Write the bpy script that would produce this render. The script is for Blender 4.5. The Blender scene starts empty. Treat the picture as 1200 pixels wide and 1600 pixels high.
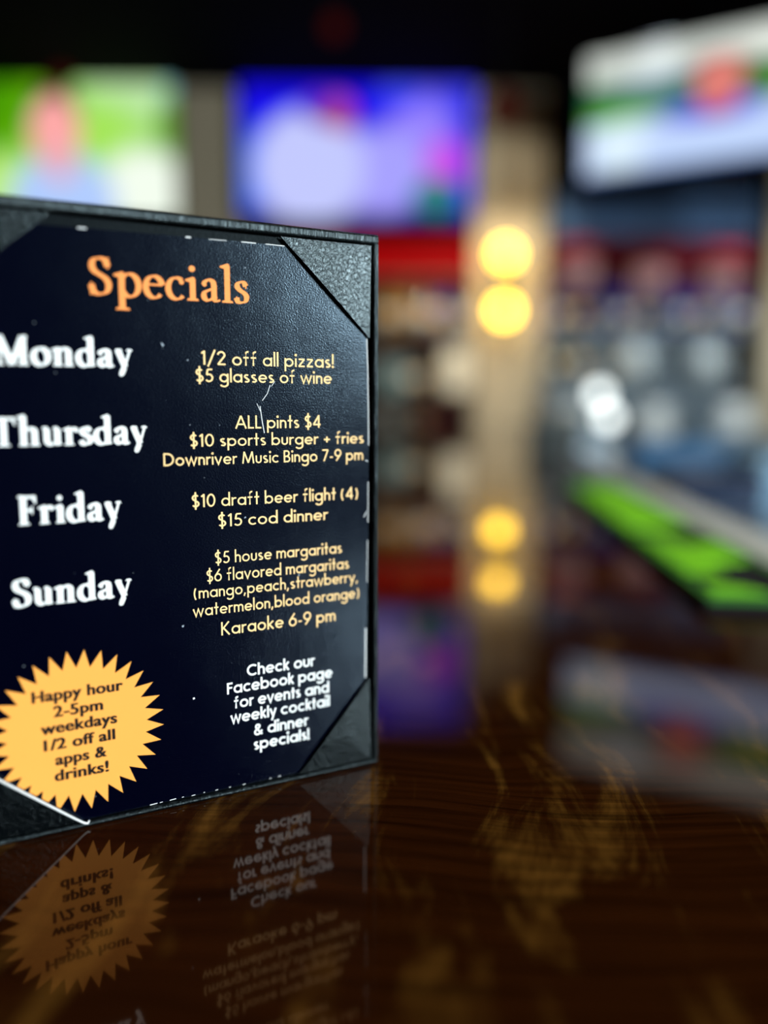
import bpy, bmesh, math, random
from mathutils import Vector, Matrix

S = bpy.context.scene
C = S.collection
random.seed(4)

# ---------------------------------------------------------------- camera, world, lights, exposure
BAR = 1.07                                  # height of the bar top
CZ = BAR + .1657                            # camera height
PITCH = math.atan((800 - 625.15) / 1280)
ROLL = .00557
cam = bpy.data.cameras.new('camera')
cam_o = bpy.data.objects.new('camera', cam)
C.objects.link(cam_o)
cam.sensor_fit = 'VERTICAL'; cam.sensor_height = 36; cam.sensor_width = 27
cam.lens = 28.8
cam.clip_start = .01
fwd = Vector((0, math.cos(PITCH), -math.sin(PITCH)))
rt = Vector((1, 0, 0)); up = rt.cross(fwd)
rt2 = rt * math.cos(ROLL) + up * math.sin(ROLL)
up2 = up * math.cos(ROLL) - rt * math.sin(ROLL)
M = Matrix.Identity(4)
for i in range(3):
    M[i][0], M[i][1], M[i][2] = rt2[i], up2[i], -fwd[i]
M[2][3] = CZ
cam_o.matrix_world = M
cam.dof.use_dof = True
cam.dof.focus_distance = .335
cam.dof.aperture_fstop = 1.6
cam.dof.aperture_blades = 0
S.camera = cam_o

S.view_settings.view_transform = 'Standard'
S.view_settings.look = 'None'
S.view_settings.gamma = 1
S.view_settings.exposure = 0
S.view_settings.use_curve_mapping = False
S.cycles.use_denoising = True
S.cycles.sample_clamp_indirect = 6
S.cycles.max_bounces = 8

w = bpy.data.worlds.new('world'); S.world = w; w.use_nodes = True
w.node_tree.nodes['Background'].inputs[0].default_value = (.05, .08, .2, 1)
w.node_tree.nodes['Background'].inputs[1].default_value = .01


def lamp(name, kind, loc, target, energy, color, size=None, size_y=None, spot=None, blend=.5):
    l = bpy.data.lights.new(name, kind)
    l.energy = energy; l.color = color
    if kind == 'AREA':
        l.shape = 'RECTANGLE'; l.size = size; l.size_y = size_y or size
    else:
        l.shadow_soft_size = size or .05
    if kind == 'SPOT':
        l.spot_size = math.radians(spot); l.spot_blend = blend
    o = bpy.data.objects.new(name, l); C.objects.link(o)
    o.location = loc
    o.rotation_euler = (Vector(target) - Vector(loc)).to_track_quat('-Z', 'Y').to_euler()
    return o


def at(px, py, Y):
    """world point on the plane y=Y seen at photo pixel (px, py); used to read positions off the photo."""
    d = fwd + rt2 * ((px - 600) / 1280) + up2 * ((800 - py) / 1280)
    return Vector((0, 0, CZ)) + d * (Y / d.y)


# unseen key light behind right, set for the menu's sheen, in an added window
lamp('menu_key_light', 'AREA', (3.5, -1.5, 2.15), (-.05, .33, 1.2), 370, (.90, .98, 1), .8, .8)
# unseen spot added over the bar, beyond the menu, to lift the wood
lamp('bar_fill_spot', 'SPOT', (1.0, 1.7, 3.4), (.40, .95, BAR), 62, (1, .80, .52), .06, None, 50, 1)
# unseen ceiling spots added to wash the three pillars
for px in (331, 791, 1251):
    p = at(px, 500, 6.5)
    lamp('pillar_fill_spot', 'SPOT', (p.x, 5.2, 3.45), (p.x, 6.5, 1.45 if px > 400 else 1.75), (170 if px < 1000 else 110) if px > 400 else 45, (1, .90, .72), .05, None, 58 if px > 400 else 34, .7)
p = at(791, 500, 6.5)
lamp('pillar_fill_spot', 'SPOT', (p.x, 5.4, 3.45), (p.x, 6.5, 2.75), 26, (1, .92, .78), .05, None, 50, .7)  # extra unseen spot added for the middle pillar's upper part
# unseen spots added to brighten the back bar and the bottle shelves
for x in (1.55, 2.45):
    lamp('back_bar_fill_spot', 'SPOT', (x, 4.9, 3.45), (x, 6.3, 1.35), 230, (.80, .93, 1), .05, None, 52, .7)
lamp('shelf_fill_spot', 'SPOT', (.25, 4.9, 3.45), (.25, 6.3, 1.45), 150, (1, .82, .6), .05, None, 40, .7)
lamp('work_counter_fill_spot', 'SPOT', (1.3, 2.9, 3.45), (1.3, 2.9, .9), 60, (.75, .9, 1), .05, None, 44, .8)  # unseen spot added to brighten the steel work counter
# ---------------------------------------------------------------- helpers
def srgb(r, g, b):
    f = lambda c: c / 255 / 12.92 if c / 255 <= .04045 else ((c / 255 + .055) / 1.055) ** 2.4
    return (f(r), f(g), f(b), 1)


def nd(nt, kind, **kw):
    n = nt.nodes.new(kind)
    for k, v in kw.items():
        if k.startswith('i_'):
            n.inputs[int(k[2:]) if k[2:].isdigit() else k[2:].replace('_', ' ')].default_value = v
        else:
            setattr(n, k, v)
    return n


def mat(name, col, rough=.5, metal=0, spec=.5, emit=None, estr=1, trans=0, coat=0, bump=None, var=.12):
    m = bpy.data.materials.new(name); m.use_nodes = True
    nt = m.node_tree; b = nt.nodes['Principled BSDF']
    b.inputs['Roughness'].default_value = rough
    b.inputs['Metallic'].default_value = metal
    b.inputs['Specular IOR Level'].default_value = spec
    b.inputs['Transmission Weight'].default_value = trans
    b.inputs['Coat Weight'].default_value = coat
    tc = nd(nt, 'ShaderNodeTexCoord')
    no = nd(nt, 'ShaderNodeTexNoise', i_Scale=14.0, i_Detail=4.0)
    nt.links.new(tc.outputs['Object'], no.inputs['Vector'])
    mx = nd(nt, 'ShaderNodeMix', data_type='RGBA')
    mx.inputs[6].default_value = tuple(c * (1 - var) for c in col[:3]) + (1,)
    mx.inputs[7].default_value = tuple(min(1, c * (1 + var)) for c in col[:3]) + (1,)
    nt.links.new(no.outputs['Fac'], mx.inputs[0])
    nt.links.new(mx.outputs[2], b.inputs['Base Color'])
    if emit:
        b.inputs['Emission Color'].default_value = emit
        b.inputs['Emission Strength'].default_value = estr
    if bump:
        n2 = nd(nt, 'ShaderNodeTexNoise', i_Scale=bump[0], i_Detail=6.0)
        nt.links.new(tc.outputs['Object'], n2.inputs['Vector'])
        bp = nd(nt, 'ShaderNodeBump', i_Strength=bump[1], i_Distance=bump[2])
        nt.links.new(n2.outputs['Fac'], bp.inputs['Height'])
        nt.links.new(bp.outputs[0], b.inputs['Normal'])
    return m


def obj(name, bm, m, parent=None, smooth=False):
    bmesh.ops.recalc_face_normals(bm, faces=bm.faces[:]) if smooth is not None and not name.endswith('lettering') else None
    me = bpy.data.meshes.new(name); bm.to_mesh(me); bm.free()
    me.materials.append(m)
    if smooth:
        for p in me.polygons: p.use_smooth = True
    o = bpy.data.objects.new(name, me); C.objects.link(o)
    o.parent = parent
    return o


def tag(o, label, cat, group=None):
    o['label'] = label; o['category'] = cat
    if group: o['group'] = group
    return o


def thing(name, label, cat, loc=(0, 0, 0), rz=0, group=None):
    o = bpy.data.objects.new(name, None); C.objects.link(o)
    o.location = loc; o.rotation_euler = (0, 0, rz); o.empty_display_size = .05
    return tag(o, label, cat, group)


def struct(name, bm, m):
    o = obj(name, bm, m); o['kind'] = 'structure'
    return o


def dup(root, loc, label, rz=None):
    r = root.copy(); C.objects.link(r); r.location = loc; r['label'] = label
    if rz is not None: r.rotation_euler.z = rz
    for ch in list(root.children):
        c = ch.copy(); C.objects.link(c); c.parent = r
        for g in list(ch.children):
            d = g.copy(); C.objects.link(d); d.parent = c
    return r


def box(bm, x0, x1, y0, y1, z0, z1, bev=0):
    g = bmesh.ops.create_cube(bm, size=1)
    vs = g['verts']
    for v in vs:
        v.co = ((x0 + x1) / 2 + v.co.x * (x1 - x0), (y0 + y1) / 2 + v.co.y * (y1 - y0), (z0 + z1) / 2 + v.co.z * (z1 - z0))
    if bev:
        es = list({e for v in vs for e in v.link_edges})
        bmesh.ops.bevel(bm, geom=es, offset=bev, segments=3, profile=.5, affect='EDGES')
    return bm


def bxo(name, dims, m, parent=None, bev=0):
    return obj(name, box(bmesh.new(), *dims, bev), m, parent)


def lathe(bm, prof, n=28, cx=0, cy=0):
    rings = []
    for r, z in prof:
        if r < 1e-6:
            rings.append([bm.verts.new((cx, cy, z))])
        else:
            rings.append([bm.verts.new((cx + r * math.cos(2 * math.pi * i / n), cy + r * math.sin(2 * math.pi * i / n), z)) for i in range(n)])
    for a, b in zip(rings, rings[1:]):
        for i in range(n):
            j = (i + 1) % n
            if len(a) == 1 and len(b) == 1: continue
            if len(a) == 1: bm.faces.new((a[0], b[i], b[j]))
            elif len(b) == 1: bm.faces.new((a[i], a[j], b[0]))
            else: bm.faces.new((a[i], a[j], b[j], b[i]))
    return bm


def ball(r, z=0, n=12):
    return [(r * math.sin(math.pi * i / n), z - r * math.cos(math.pi * i / n)) for i in range(n + 1)]


def tube(bm, pts, r, n=10):
    pts = [Vector(p) for p in pts]; rings = []
    for i, p in enumerate(pts):
        t = (pts[min(i + 1, len(pts) - 1)] - pts[max(i - 1, 0)]).normalized()
        a = t.orthogonal().normalized() if i == 0 else (rings_a - t * rings_a.dot(t)).normalized()
        rings_a = a; b = t.cross(a)
        rings.append([bm.verts.new(p + (a * math.cos(2 * math.pi * k / n) + b * math.sin(2 * math.pi * k / n)) * r) for k in range(n)])
    for A, B in zip(rings, rings[1:]):
        for k in range(n):
            bm.faces.new((A[k], A[(k + 1) % n], B[(k + 1) % n], B[k]))
    bm.faces.new(rings[0][::-1]); bm.faces.new(rings[-1])
    return bm


# ---------------------------------------------------------------- lettering (own stroke alphabets)
def arc(cx, cy, rx, ry, a0, a1, n=None):
    n = n or max(4, int(abs(a1 - a0) / 9))
    return [(cx + rx * math.cos(math.radians(a0 + (a1 - a0) * i / n)),
             cy + ry * math.sin(math.radians(a0 + (a1 - a0) * i / n))) for i in range(n + 1)]


def spline(pts, k=7):
    """Catmull-Rom through the points."""
    P = [pts[0]] + list(pts) + [pts[-1]]
    out = []
    for i in range(1, len(P) - 2):
        p0, p1, p2, p3 = P[i - 1:i + 3]
        for s in range(k):
            t = s / k
            out.append(tuple(.5 * (2 * p1[j] + (p2[j] - p0[j]) * t + (2 * p0[j] - 5 * p1[j] + 4 * p2[j] - p3[j]) * t * t
                                   + (3 * p1[j] - p0[j] - 3 * p2[j] + p3[j]) * t ** 3) for j in (0, 1)))
    out.append(tuple(pts[-1]))
    return out


def ribbon(bm, pts, width, T, z=0.0):
    """flat ribbon along pts; width(theta) gives the full width for a tangent angle."""
    pts = [p for i, p in enumerate(pts) if i == 0 or math.dist(p, pts[i - 1]) > 1e-6]
    n = len(pts)
    if n < 2:
        return
    L, R = [], []
    for i in range(n):
        a = pts[max(0, i - 1)]; b = pts[i]; c = pts[min(n - 1, i + 1)]
        d1 = (b[0] - a[0], b[1] - a[1]); d2 = (c[0] - b[0], c[1] - b[1])
        if i == 0: d1 = d2
        if i == n - 1: d2 = d1
        l1 = math.hypot(*d1); l2 = math.hypot(*d2)
        d1 = (d1[0] / l1, d1[1] / l1); d2 = (d2[0] / l2, d2[1] / l2)
        t = (d1[0] + d2[0], d1[1] + d2[1]); lt = math.hypot(*t) or 1
        t = (t[0] / lt, t[1] / lt)
        cs = max(.45, t[0] * d1[0] + t[1] * d1[1])
        w = width(math.atan2(t[1], t[0])) / 2 / cs
        L.append(bm.verts.new(T(b[0] - t[1] * w, b[1] + t[0] * w, z)))
        R.append(bm.verts.new(T(b[0] + t[1] * w, b[1] - t[0] * w, z)))
    for i in range(n - 1):
        bm.faces.new((L[i], R[i], R[i + 1], L[i + 1]))


def polyfill(bm, pts, T, z=0.0):
    bm.faces.new([bm.verts.new(T(x, y, z)) for x, y in pts])


def sans_glyph(ch, t, X):
    """geometric single-weight letters, cap height 1; returns width and strokes."""
    h = t / 2; r = (X - t) / 2; cy = X / 2; A = 1.07; D = -.34
    o = arc(h + r, cy, r, r, 0, 360, 36)
    xr = h + 2 * r
    nw = .30 * X / .64 * 1.25              # arch radius based width of n
    ra = nw / 2
    def arch(x):
        return [(x, X - h - ra)] + arc(x + ra, X - h - ra, ra, ra, 180, 0) + [(x + nw, 0)]
    dot = lambda x, y: arc(x, y, t * .30, t * .30, 0, 360, 12)
    g = {
        'o': (X, [o]), 'a': (X, [o, [(xr, 0), (xr, X)]]), 'b': (X, [o, [(h, 0), (h, A)]]),
        'c': (X * .86, [arc(h + r, cy, r, r, 45, 315)]), 'd': (X, [o, [(xr, 0), (xr, A)]]),
        'e': (X * .98, [[(h, cy), (xr, cy)] , arc(h + r, cy, r, r, -2, 318)]),
        'f': (.40, [[(.17, 0), (.17, A - .17)] + arc(.17 + .16, A - .17 - h * .2, .16, .17 - h * .8, 180, 80), [(.0, X - h), (.36, X - h)]]),
        'g': (X, [o, [(xr, X), (xr, D + r * .9)] + arc(h + r, D + r * .9, r, r * .9 - h * .5, 0, -155)]),
        'h': (nw + t, [[(h, 0), (h, A)], arch(h)]), 'n': (nw + t, [[(h, 0), (h, X)], arch(h)]),
        'i': (t, [[(h, 0), (h, X)], dot(h, X + .25)]), 'l': (t, [[(h, 0), (h, A)]]),
        'k': (.50, [[(h, 0), (h, A)], [(h, X * .42), (.45, X)], [(h + .12, X * .52), (.46, 0)]]),
        'm': (nw * 1.84 + t, [[(h, 0), (h, X)], [(x * .92 + h * .08, y) for x, y in arch(h)], [(x * .92 + h * .08 + nw * .92, y) for x, y in arch(h)]]),
        'p': (X, [o, [(h, D), (h, X)]]),
        'r': (.33, [[(h, 0), (h, X)], [(h, X - h - .2)] + arc(h + .21, X - h - .22, .21, .22, 180, 68)]),
        's': (.42, [arc(.21, X * .73, .155 - h * .3, X * .27 - h, 40, 270) + arc(.21, X * .27, .17 - h * .3, X * .27 - h, 88, -140)]),
        't': (.36, [[(.18, 0), (.18, 1.0)], [(0, X - h), (.36, X - h)]]),
        'u': (nw + t, [[(h, X), (h, h + ra)] + arc(h + ra, h + ra, ra, ra, 180, 360) + [(h + nw, X)]]),
        'v': (.56, [[(.03, X), (.28, .02), (.53, X)]]), 'w': (.86, [[(.03, X), (.235, .02), (.43, X * .96), (.625, .02), (.83, X)]]),
        'y': (.56, [[(.03, X), (.29, .06)], [(.53, X), (.17, D)]]),
        'z': (.50, [[(.04, X - h), (.46, X - h)], [(.44, X - h), (.05, h)], [(.03, h), (.47, h)]]),
        'A': (.80, [[(.03, 0), (.40, 1 - h * .4)], [(.40, 1 - h * .4), (.77, 0)], [(.17, .33), (.63, .33)]]),
        'B': (.56, [[(h, 0), (h, 1)], [(h, 1 - h), (.27, 1 - h)] + arc(.27, .76 - h * .5, .20 - h * .4, .24 - h * .5, 90, -90) + [(h, .52 - h)],
                    [(.27, .52 - h)] + arc(.28, .27 , .24 - h * .4, .27 - h, 90, -90) + [(h, h)]]),
        'C': (.84, [arc(.5, .5, .5 - h, .5 - h, 48, 312)]),
        'D': (.78, [[(h, 0), (h, 1)], [(h, 1 - h), (.27, 1 - h)] + arc(.27, .5, .5 - h, .5 - h, 90, -90) + [(h, h)]]),
        'F': (.48, [[(h, 0), (h, 1)], [(h, 1 - h), (.48, 1 - h)], [(h, .54), (.44, .54)]]),
        'K': (.64, [[(h, 0), (h, 1)], [(h, .42), (.56, 1)], [(h + .12, .53), (.60, 0)]]),
        'L': (.44, [[(h, 0), (h, 1)], [(h, h), (.44, h)]]),
        'M': (.98, [[(.06, 0), (.17, .97)], [(.17, .97), (.49, .06)], [(.49, .06), (.81, .97)], [(.81, .97), (.92, 0)]]),
        '0': (.62, [arc(.31, .5, .31 - h, .5 - h, 0, 360, 40)]),
        '1': (.30, [[(.21, 0), (.21, 1)], [(.03, .80), (.22, .96)]]),
        '2': (.58, [arc(.28, .72, .24 - h * .4, .28 - h, 175, -25) + [(.06, h)], [(.04, h), (.56, h)]]),
        '4': (.62, [[(.46, 0), (.46, 1)], [(.46, .96), (.06, .28)], [(.03, .26), (.60, .26)]]),
        '5': (.56, [[(.50, 1 - h), (.17, 1 - h)], [(.18, 1 - h), (.11, .53)], [(.11, .53)] + arc(.26, .32, .26 - h * .4, .32 - h, 118, -145)]),
        '6': (.62, [arc(.31, .33, .31 - h, .33 - h, 0, 360, 32), [(.46, 1.0), (.09, .47)]]),
        '7': (.56, [[(.02, 1 - h), (.52, 1 - h)], [(.51, 1 - h), (.16, 0)]]),
        '9': (.62, [arc(.31, .67, .31 - h, .33 - h, 0, 360, 32), [(.16, 0), (.53, .53)]]),
        '/': (.52, [[(.03, -.12), (.50, 1.08)]]),
        '$': (.54, [arc(.27, .73, .20, .25 - h, 35, 270) + arc(.27, .27, .21, .23 - h * .6, 90, -150), [(.27, -.16), (.27, 1.16)]]),
        '!': (t, [[(h, .27), (h, 1.05)], dot(h, .08)]),
        '+': (.56, [[(.04, .38), (.52, .38)], [(.28, .14), (.28, .62)]]),
        '-': (.32, [[(.03, .32), (.29, .32)]]),
        '(': (.30, [arc(.46, .40, .40, .66, 135, 225)]), ')': (.30, [arc(-.16, .40, .40, .66, 45, -45)]),
        ',': (.20, [[(.12, .10), (.03, -.17)]]),
        '&': (.74, [spline([(.70, .02), (.42, .36), (.20, .66), (.20, .86), (.34, .93), (.48, .84), (.44, .66), (.22, .50), (.09, .30), (.16, .10), (.36, .06), (.56, .18), (.68, .42)])]),
        ' ': (.21 if X < .7 else .26, []),
    }
    return g[ch]


def serif_glyph(ch):
    """old-style roman letters, cap height 1, x-height .62; strokes: ('n', pts) nib, ('s', x, y0, y1) stem,
    ('f', x0, x1, y) foot serif, ('p', pts) filled shape, ('t', pts) thin line."""
    X = .64; A = 1.08; D = -.36
    def foot(x, w=.17): return ('f', x - w, x + w, 0)
    def flag(x, y): return ('p', [(x - .20, y - .10), (x - .20, y - .065), (x + .01, y + .02), (x + .06, y), (x + .06, y - .2), (x - .06, y - .14)])
    def bowl(cx, cy, rx, ry, a0=0, a1=360): return ('n', arc(cx, cy, rx, ry, a0, a1, 40))
    def archr(x, x2): return ('n', [(x, .44)] + arc((x + x2) / 2 + .02, X - .16, (x2 - x) / 2 - .02, .13, 160, 0) + [(x2, .1)])
    sm = [(.315, .50), (.26, .595), (.17, .61), (.085, .55), (.085, .45), (.17, .365), (.27, .30), (.335, .205), (.30, .075), (.18, .03), (.085, .06), (.05, .16)]
    g = {
        'S': (.60, [('n', spline([(.485, .76), (.43, .92), (.29, .97), (.145, .91), (.105, .76), (.165, .625), (.29, .54), (.43, .44), (.50, .28), (.445, .10), (.28, .03), (.13, .085), (.075, .27)])),
                    ('p', [(.47, .70), (.51, .70), (.515, 1.0), (.48, 1.0), (.45, .86)]), ('p', [(.05, .33), (.09, .33), (.12, .17), (.075, .0), (.04, .0)])]),
        'p': (.66, [('s', .17, D + .03, X - .06), ('f', .0, .36, D), flag(.17, X), bowl(.37, .31, .225, .30, 150, -150)]),
        'e': (.53, [('n', arc(.28, .31, .215, .29, 12, 318, 40)), ('t', [(.09, .37), (.49, .37)])]),
        'c': (.51, [('n', arc(.285, .31, .22, .29, 52, 318, 36)), ('p', arc(.42, .49, .065, .065, 0, 350, 14))]),
        'i': (.31, [('s', .155, .02, X - .04), foot(.155, .16), flag(.155, X), ('p', arc(.145, .88, .085, .085, 0, 345, 16))]),
        'a': (.54, [('n', [(.09, .46)] + spline([(.12, .54), (.23, .61), (.345, .56), (.375, .44)]) + [(.375, .12)]), ('p', arc(.115, .475, .06, .06, 0, 350, 14)),
                    ('n', spline([(.375, .385), (.25, .33), (.115, .25), (.10, .12), (.19, .04), (.30, .075), (.375, .14)])),
                    ('n', spline([(.375, .16), (.40, .06), (.46, .035), (.54, .06)]))]),
        'l': (.31, [('s', .155, .02, A - .04), foot(.155, .16), flag(.155, A)]),
        's': (.40, [('n', spline(sm)), ('p', [(.305, .43), (.335, .43), (.34, .62), (.315, .62), (.285, .54)]), ('p', [(.035, .20), (.06, .20), (.09, .10), (.055, .0), (.03, .0)])]),
        'M': (1.04, [('s2', .17, .02, .98), ('f', .0, .30, 0), ('f', .02, .20, .945), ('n', [(.17, .98), (.52, .02)]), ('n', [(.52, .02), (.86, .98)]), ('s', .865, .02, .98), ('f', .69, 1.04, 0), ('f', .84, 1.01, .945)]),
        'o': (.62, [bowl(.31, .31, .225, .285)]),
        'n': (.68, [('s', .16, .02, X - .05), foot(.16, .155), flag(.16, X), archr(.16, .50), ('s', .50, .02, .42), foot(.51, .155)]),
        'd': (.63, [bowl(.29, .31, .215, .285, 28, 335), ('s', .475, .05, A - .04), flag(.475, A), ('p', [(.41, .0), (.62, .025), (.62, .065), (.5, .09), (.41, .12)])]),
        'y': (.58, [('n', [(.10, X - .03), (.32, .02)]), ('t', [(.49, X - .03), (.33, .10), (.22, -.20)]), ('n', [(.29, .0), (.20, -.22)]), ('f', .0, .24, X - .05), ('f', .37, .58, X - .05), ('p', arc(.19, -.25, .075, .07, 0, 345, 16))]),
        'T': (.80, [('s', .40, .02, .97), ('f', .20, .60, 0), ('t2', [(.05, .955), (.75, .955)]), ('p', [(.02, .72), (.055, .72), (.14, .92), (.07, .985), (.04, .985)]), ('p', [(.78, .72), (.745, .72), (.66, .92), (.73, .985), (.76, .985)])]),
        'h': (.69, [('s', .16, .02, A - .04), foot(.16, .155), flag(.16, A), archr(.16, .51), ('s', .51, .02, .42), foot(.52, .155)]),
        'u': (.66, [('n', [(.15, X - .05), (.15, .2)] + arc(.30, .2, .15, .16, 180, 290)), ('t', [(.33, .045), (.40, .09), (.48, .16)]), ('s', .49, .04, X - .05), ('f', .0, .2, X - .05), ('f', .35, .53, X - .05), ('p', [(.42, .0), (.63, .025), (.63, .065), (.52, .09), (.42, .12)])]),
        'r': (.47, [('s', .16, .02, X - .05), foot(.16, .165), flag(.16, X), ('t2', spline([(.16, .40), (.24, .55), (.34, .60), (.42, .56)])), ('p', arc(.395, .535, .075, .075, 0, 345, 16))]),
        'F': (.64, [('s', .19, .02, .97), ('f', .02, .38, 0), ('f', .02, .25, .945), ('t2', [(.19, .955), (.58, .955)]), ('p', [(.60, .72), (.565, .72), (.46, .92), (.57, .985), (.595, .985)]), ('t2', [(.19, .50), (.47, .50)]), ('p', [(.485, .36), (.455, .36), (.41, .48), (.41, .52), (.455, .64), (.485, .64)])]),
        ' ': (.26, []),
    }
    return g[ch]


def text_mesh(name, text, style, u0, u1, v, cap, mat, parent, z):
    """one line of lettering on the page as one mesh; u0..u1 along the page, v its baseline, cap the capital height."""
    bm = bmesh.new()
    if style == 'block':
        cu = bpy.data.curves.new(name, 'FONT')
        cu.body = text; cu.size = 1.0; cu.offset = .016; cu.space_character = 1.05
        tmp = bpy.data.objects.new(name, cu)
        C.objects.link(tmp)
        dg = bpy.context.evaluated_depsgraph_get()
        me = bpy.data.meshes.new_from_object(tmp.evaluated_get(dg))
        xs = [w.co.x for w in me.vertices]
        x0, x1 = min(xs), max(xs)
        hc_ = .729
        V = [w.co.copy() for w in me.vertices]; F = [list(p.vertices) for p in me.polygons]; n = len(V)
        me2 = bpy.data.meshes.new(name)          # a heavier weight: the outline laid down three times, slightly shifted
        me2.from_pydata([v_ + Vector((dx, 0, 0)) for dx in (-.028, 0, .028) for v_ in V], [], [[i + k * n for i in f] for k in range(3) for f in F])
        bpy.data.meshes.remove(me); me = me2
        for w in me.vertices:
            w.co = (u0 + (w.co.x - x0) / (x1 - x0) * (u1 - u0), v + w.co.y / hc_ * cap, z + (w.index // n) * 1e-6)
        bpy.data.objects.remove(tmp); bpy.data.curves.remove(cu)
        me.name = name
        me.materials.clear(); me.materials.append(mat)
        o = bpy.data.objects.new(name, me); C.objects.link(o); o.parent = parent
        return o
    if style in ('sans', 'bold'):
        t, X, gap = (.118, .64, .105) if style == 'sans' else (.158, .74, .085)
        x = 0; items = []
        for ch in text:
            w, st = sans_glyph(ch, t, X)
            items.append((x, st)); x += w + gap
        total = x - gap
        s = (u1 - u0) / total
        k = 0
        for x, st in items:
            T = lambda a, b, z_, x=x: (u0 + (x + a) * s, v + b * cap, z_)
            for p in st:
                ribbon(bm, p, lambda th: t, T, z + k * 2e-7); k = (k + 1) % 5
    else:
        T_, th_ = style
        x = 0; items = []
        for ch in text:
            w, st = serif_glyph(ch)
            items.append((x, st)); x += w + .05
        s = (u1 - u0) / (x - .05)
        nib = lambda a: th_ + (T_ - th_) * abs(math.sin(a - math.radians(14))) ** 1.25
        k = 0
        for x, st in items:
            T = lambda a, b, z_, x=x: (u0 + (x + a) * s, v + b * cap, z_)
            for q in st:
                zz = z + k * 2e-7; k = (k + 1) % 5
                if q[0] == 'n': ribbon(bm, q[1], nib, T, zz)
                elif q[0] == 't': ribbon(bm, q[1], lambda a: th_ * 1.05, T, zz)
                elif q[0] == 't2': ribbon(bm, q[1], lambda a: th_ * 1.3, T, zz)
                elif q[0] == 's': ribbon(bm, [(q[1], q[2]), (q[1], q[3])], lambda a: T_, T, zz)
                elif q[0] == 's2': ribbon(bm, [(q[1], q[2]), (q[1], q[3])], lambda a: th_ * 1.2, T, zz)
                elif q[0] == 'f': polyfill(bm, [(q[1], q[3]), (q[2], q[3]), (q[2] - .02, q[3] + .055), ((q[1] + q[2]) / 2 + .05, q[3] + .075), ((q[1] + q[2]) / 2 - .05, q[3] + .075), (q[1] + .02, q[3] + .055)], T, zz)
                elif q[0] == 'p': polyfill(bm, q[1], T, zz)
    bmesh.ops.recalc_face_normals(bm, faces=bm.faces[:])
    for fc in bm.faces:
        if fc.normal.z < 0: fc.normal_flip()
    return obj(name, bm, mat, parent)
# ---------------------------------------------------------------- materials
def wood_material():
    m = bpy.data.materials.new('varnished dark wood'); m.use_nodes = True
    nt = m.node_tree; b = nt.nodes['Principled BSDF']; L = nt.links.new
    tc = nd(nt, 'ShaderNodeTexCoord')
    # slow warp of the figure
    wn = nd(nt, 'ShaderNodeTexNoise', i_Scale=5.0, i_Detail=2.0)
    L(tc.outputs['Object'], wn.inputs['Vector'])
    wa = nd(nt, 'ShaderNodeVectorMath', operation='MULTIPLY_ADD')
    wa.inputs[1].default_value = (.08, .08, 0)
    L(wn.outputs['Color'], wa.inputs[0]); L(tc.outputs['Object'], wa.inputs[2])
    # curly figure: bands running away from the viewer
    mp = nd(nt, 'ShaderNodeMapping'); mp.inputs['Scale'].default_value = (42, 9, 1); mp.inputs['Rotation'].default_value = (0, 0, .35)
    L(wa.outputs[0], mp.inputs['Vector'])
    fig = nd(nt, 'ShaderNodeTexNoise', i_Scale=1.0, i_Detail=5.0, i_Roughness=.6, i_Distortion=.6)
    L(mp.outputs[0], fig.inputs['Vector'])
    # fine grain across
    mg = nd(nt, 'ShaderNodeMapping'); mg.inputs['Scale'].default_value = (8, 260, 1); mg.inputs['Rotation'].default_value = (0, 0, -.12)
    L(wa.outputs[0], mg.inputs['Vector'])
    gr = nd(nt, 'ShaderNodeTexNoise', i_Scale=1.0, i_Detail=6.0, i_Roughness=.65)
    L(mg.outputs[0], gr.inputs['Vector'])
    # broad patches
    pa = nd(nt, 'ShaderNodeTexNoise', i_Scale=7.0, i_Detail=1.5)
    L(tc.outputs['Object'], pa.inputs['Vector'])
    r1 = nd(nt, 'ShaderNodeMapRange', interpolation_type='SMOOTHSTEP'); r1.inputs[1].default_value = .50; r1.inputs[2].default_value = .70
    L(fig.outputs['Fac'], r1.inputs[0])
    r2 = nd(nt, 'ShaderNodeMapRange'); r2.inputs[1].default_value = .30; r2.inputs[2].default_value = .66; r2.inputs[3].default_value = .15
    L(pa.outputs['Fac'], r2.inputs[0])
    mu = nd(nt, 'ShaderNodeMath', operation='MULTIPLY'); L(r1.outputs[0], mu.inputs[0]); L(r2.outputs[0], mu.inputs[1])
    r3 = nd(nt, 'ShaderNodeMapRange'); r3.inputs[1].default_value = .3; r3.inputs[2].default_value = .7; r3.inputs[3].default_value = .35; r3.inputs[4].default_value = 1.25
    L(gr.outputs['Fac'], r3.inputs[0])
    c1 = nd(nt, 'ShaderNodeMix', data_type='RGBA')
    c1.inputs[6].default_value = (.030, .0075, .0012, 1); c1.inputs[7].default_value = (.21, .095, .016, 1)
    L(mu.outputs[0], c1.inputs[0])
    c2 = nd(nt, 'ShaderNodeVectorMath', operation='SCALE'); L(c1.outputs[2], c2.inputs[0]); L(r3.outputs[0], c2.inputs['Scale'])
    L(c2.outputs[0], b.inputs['Base Color'])
    b.inputs['Roughness'].default_value = .045
    b.inputs['IOR'].default_value = 1.34
    b.inputs['Specular Tint'].default_value = (.5, .2, .1, 1)
    bn = nd(nt, 'ShaderNodeTexNoise', i_Scale=9.0, i_Detail=2.0)
    L(tc.outputs['Object'], bn.inputs['Vector'])
    bp = nd(nt, 'ShaderNodeBump', i_Strength=.12, i_Distance=.002)
    L(bn.outputs['Fac'], bp.inputs['Height']); L(bp.outputs[0], b.inputs['Normal'])
    return m


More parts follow.
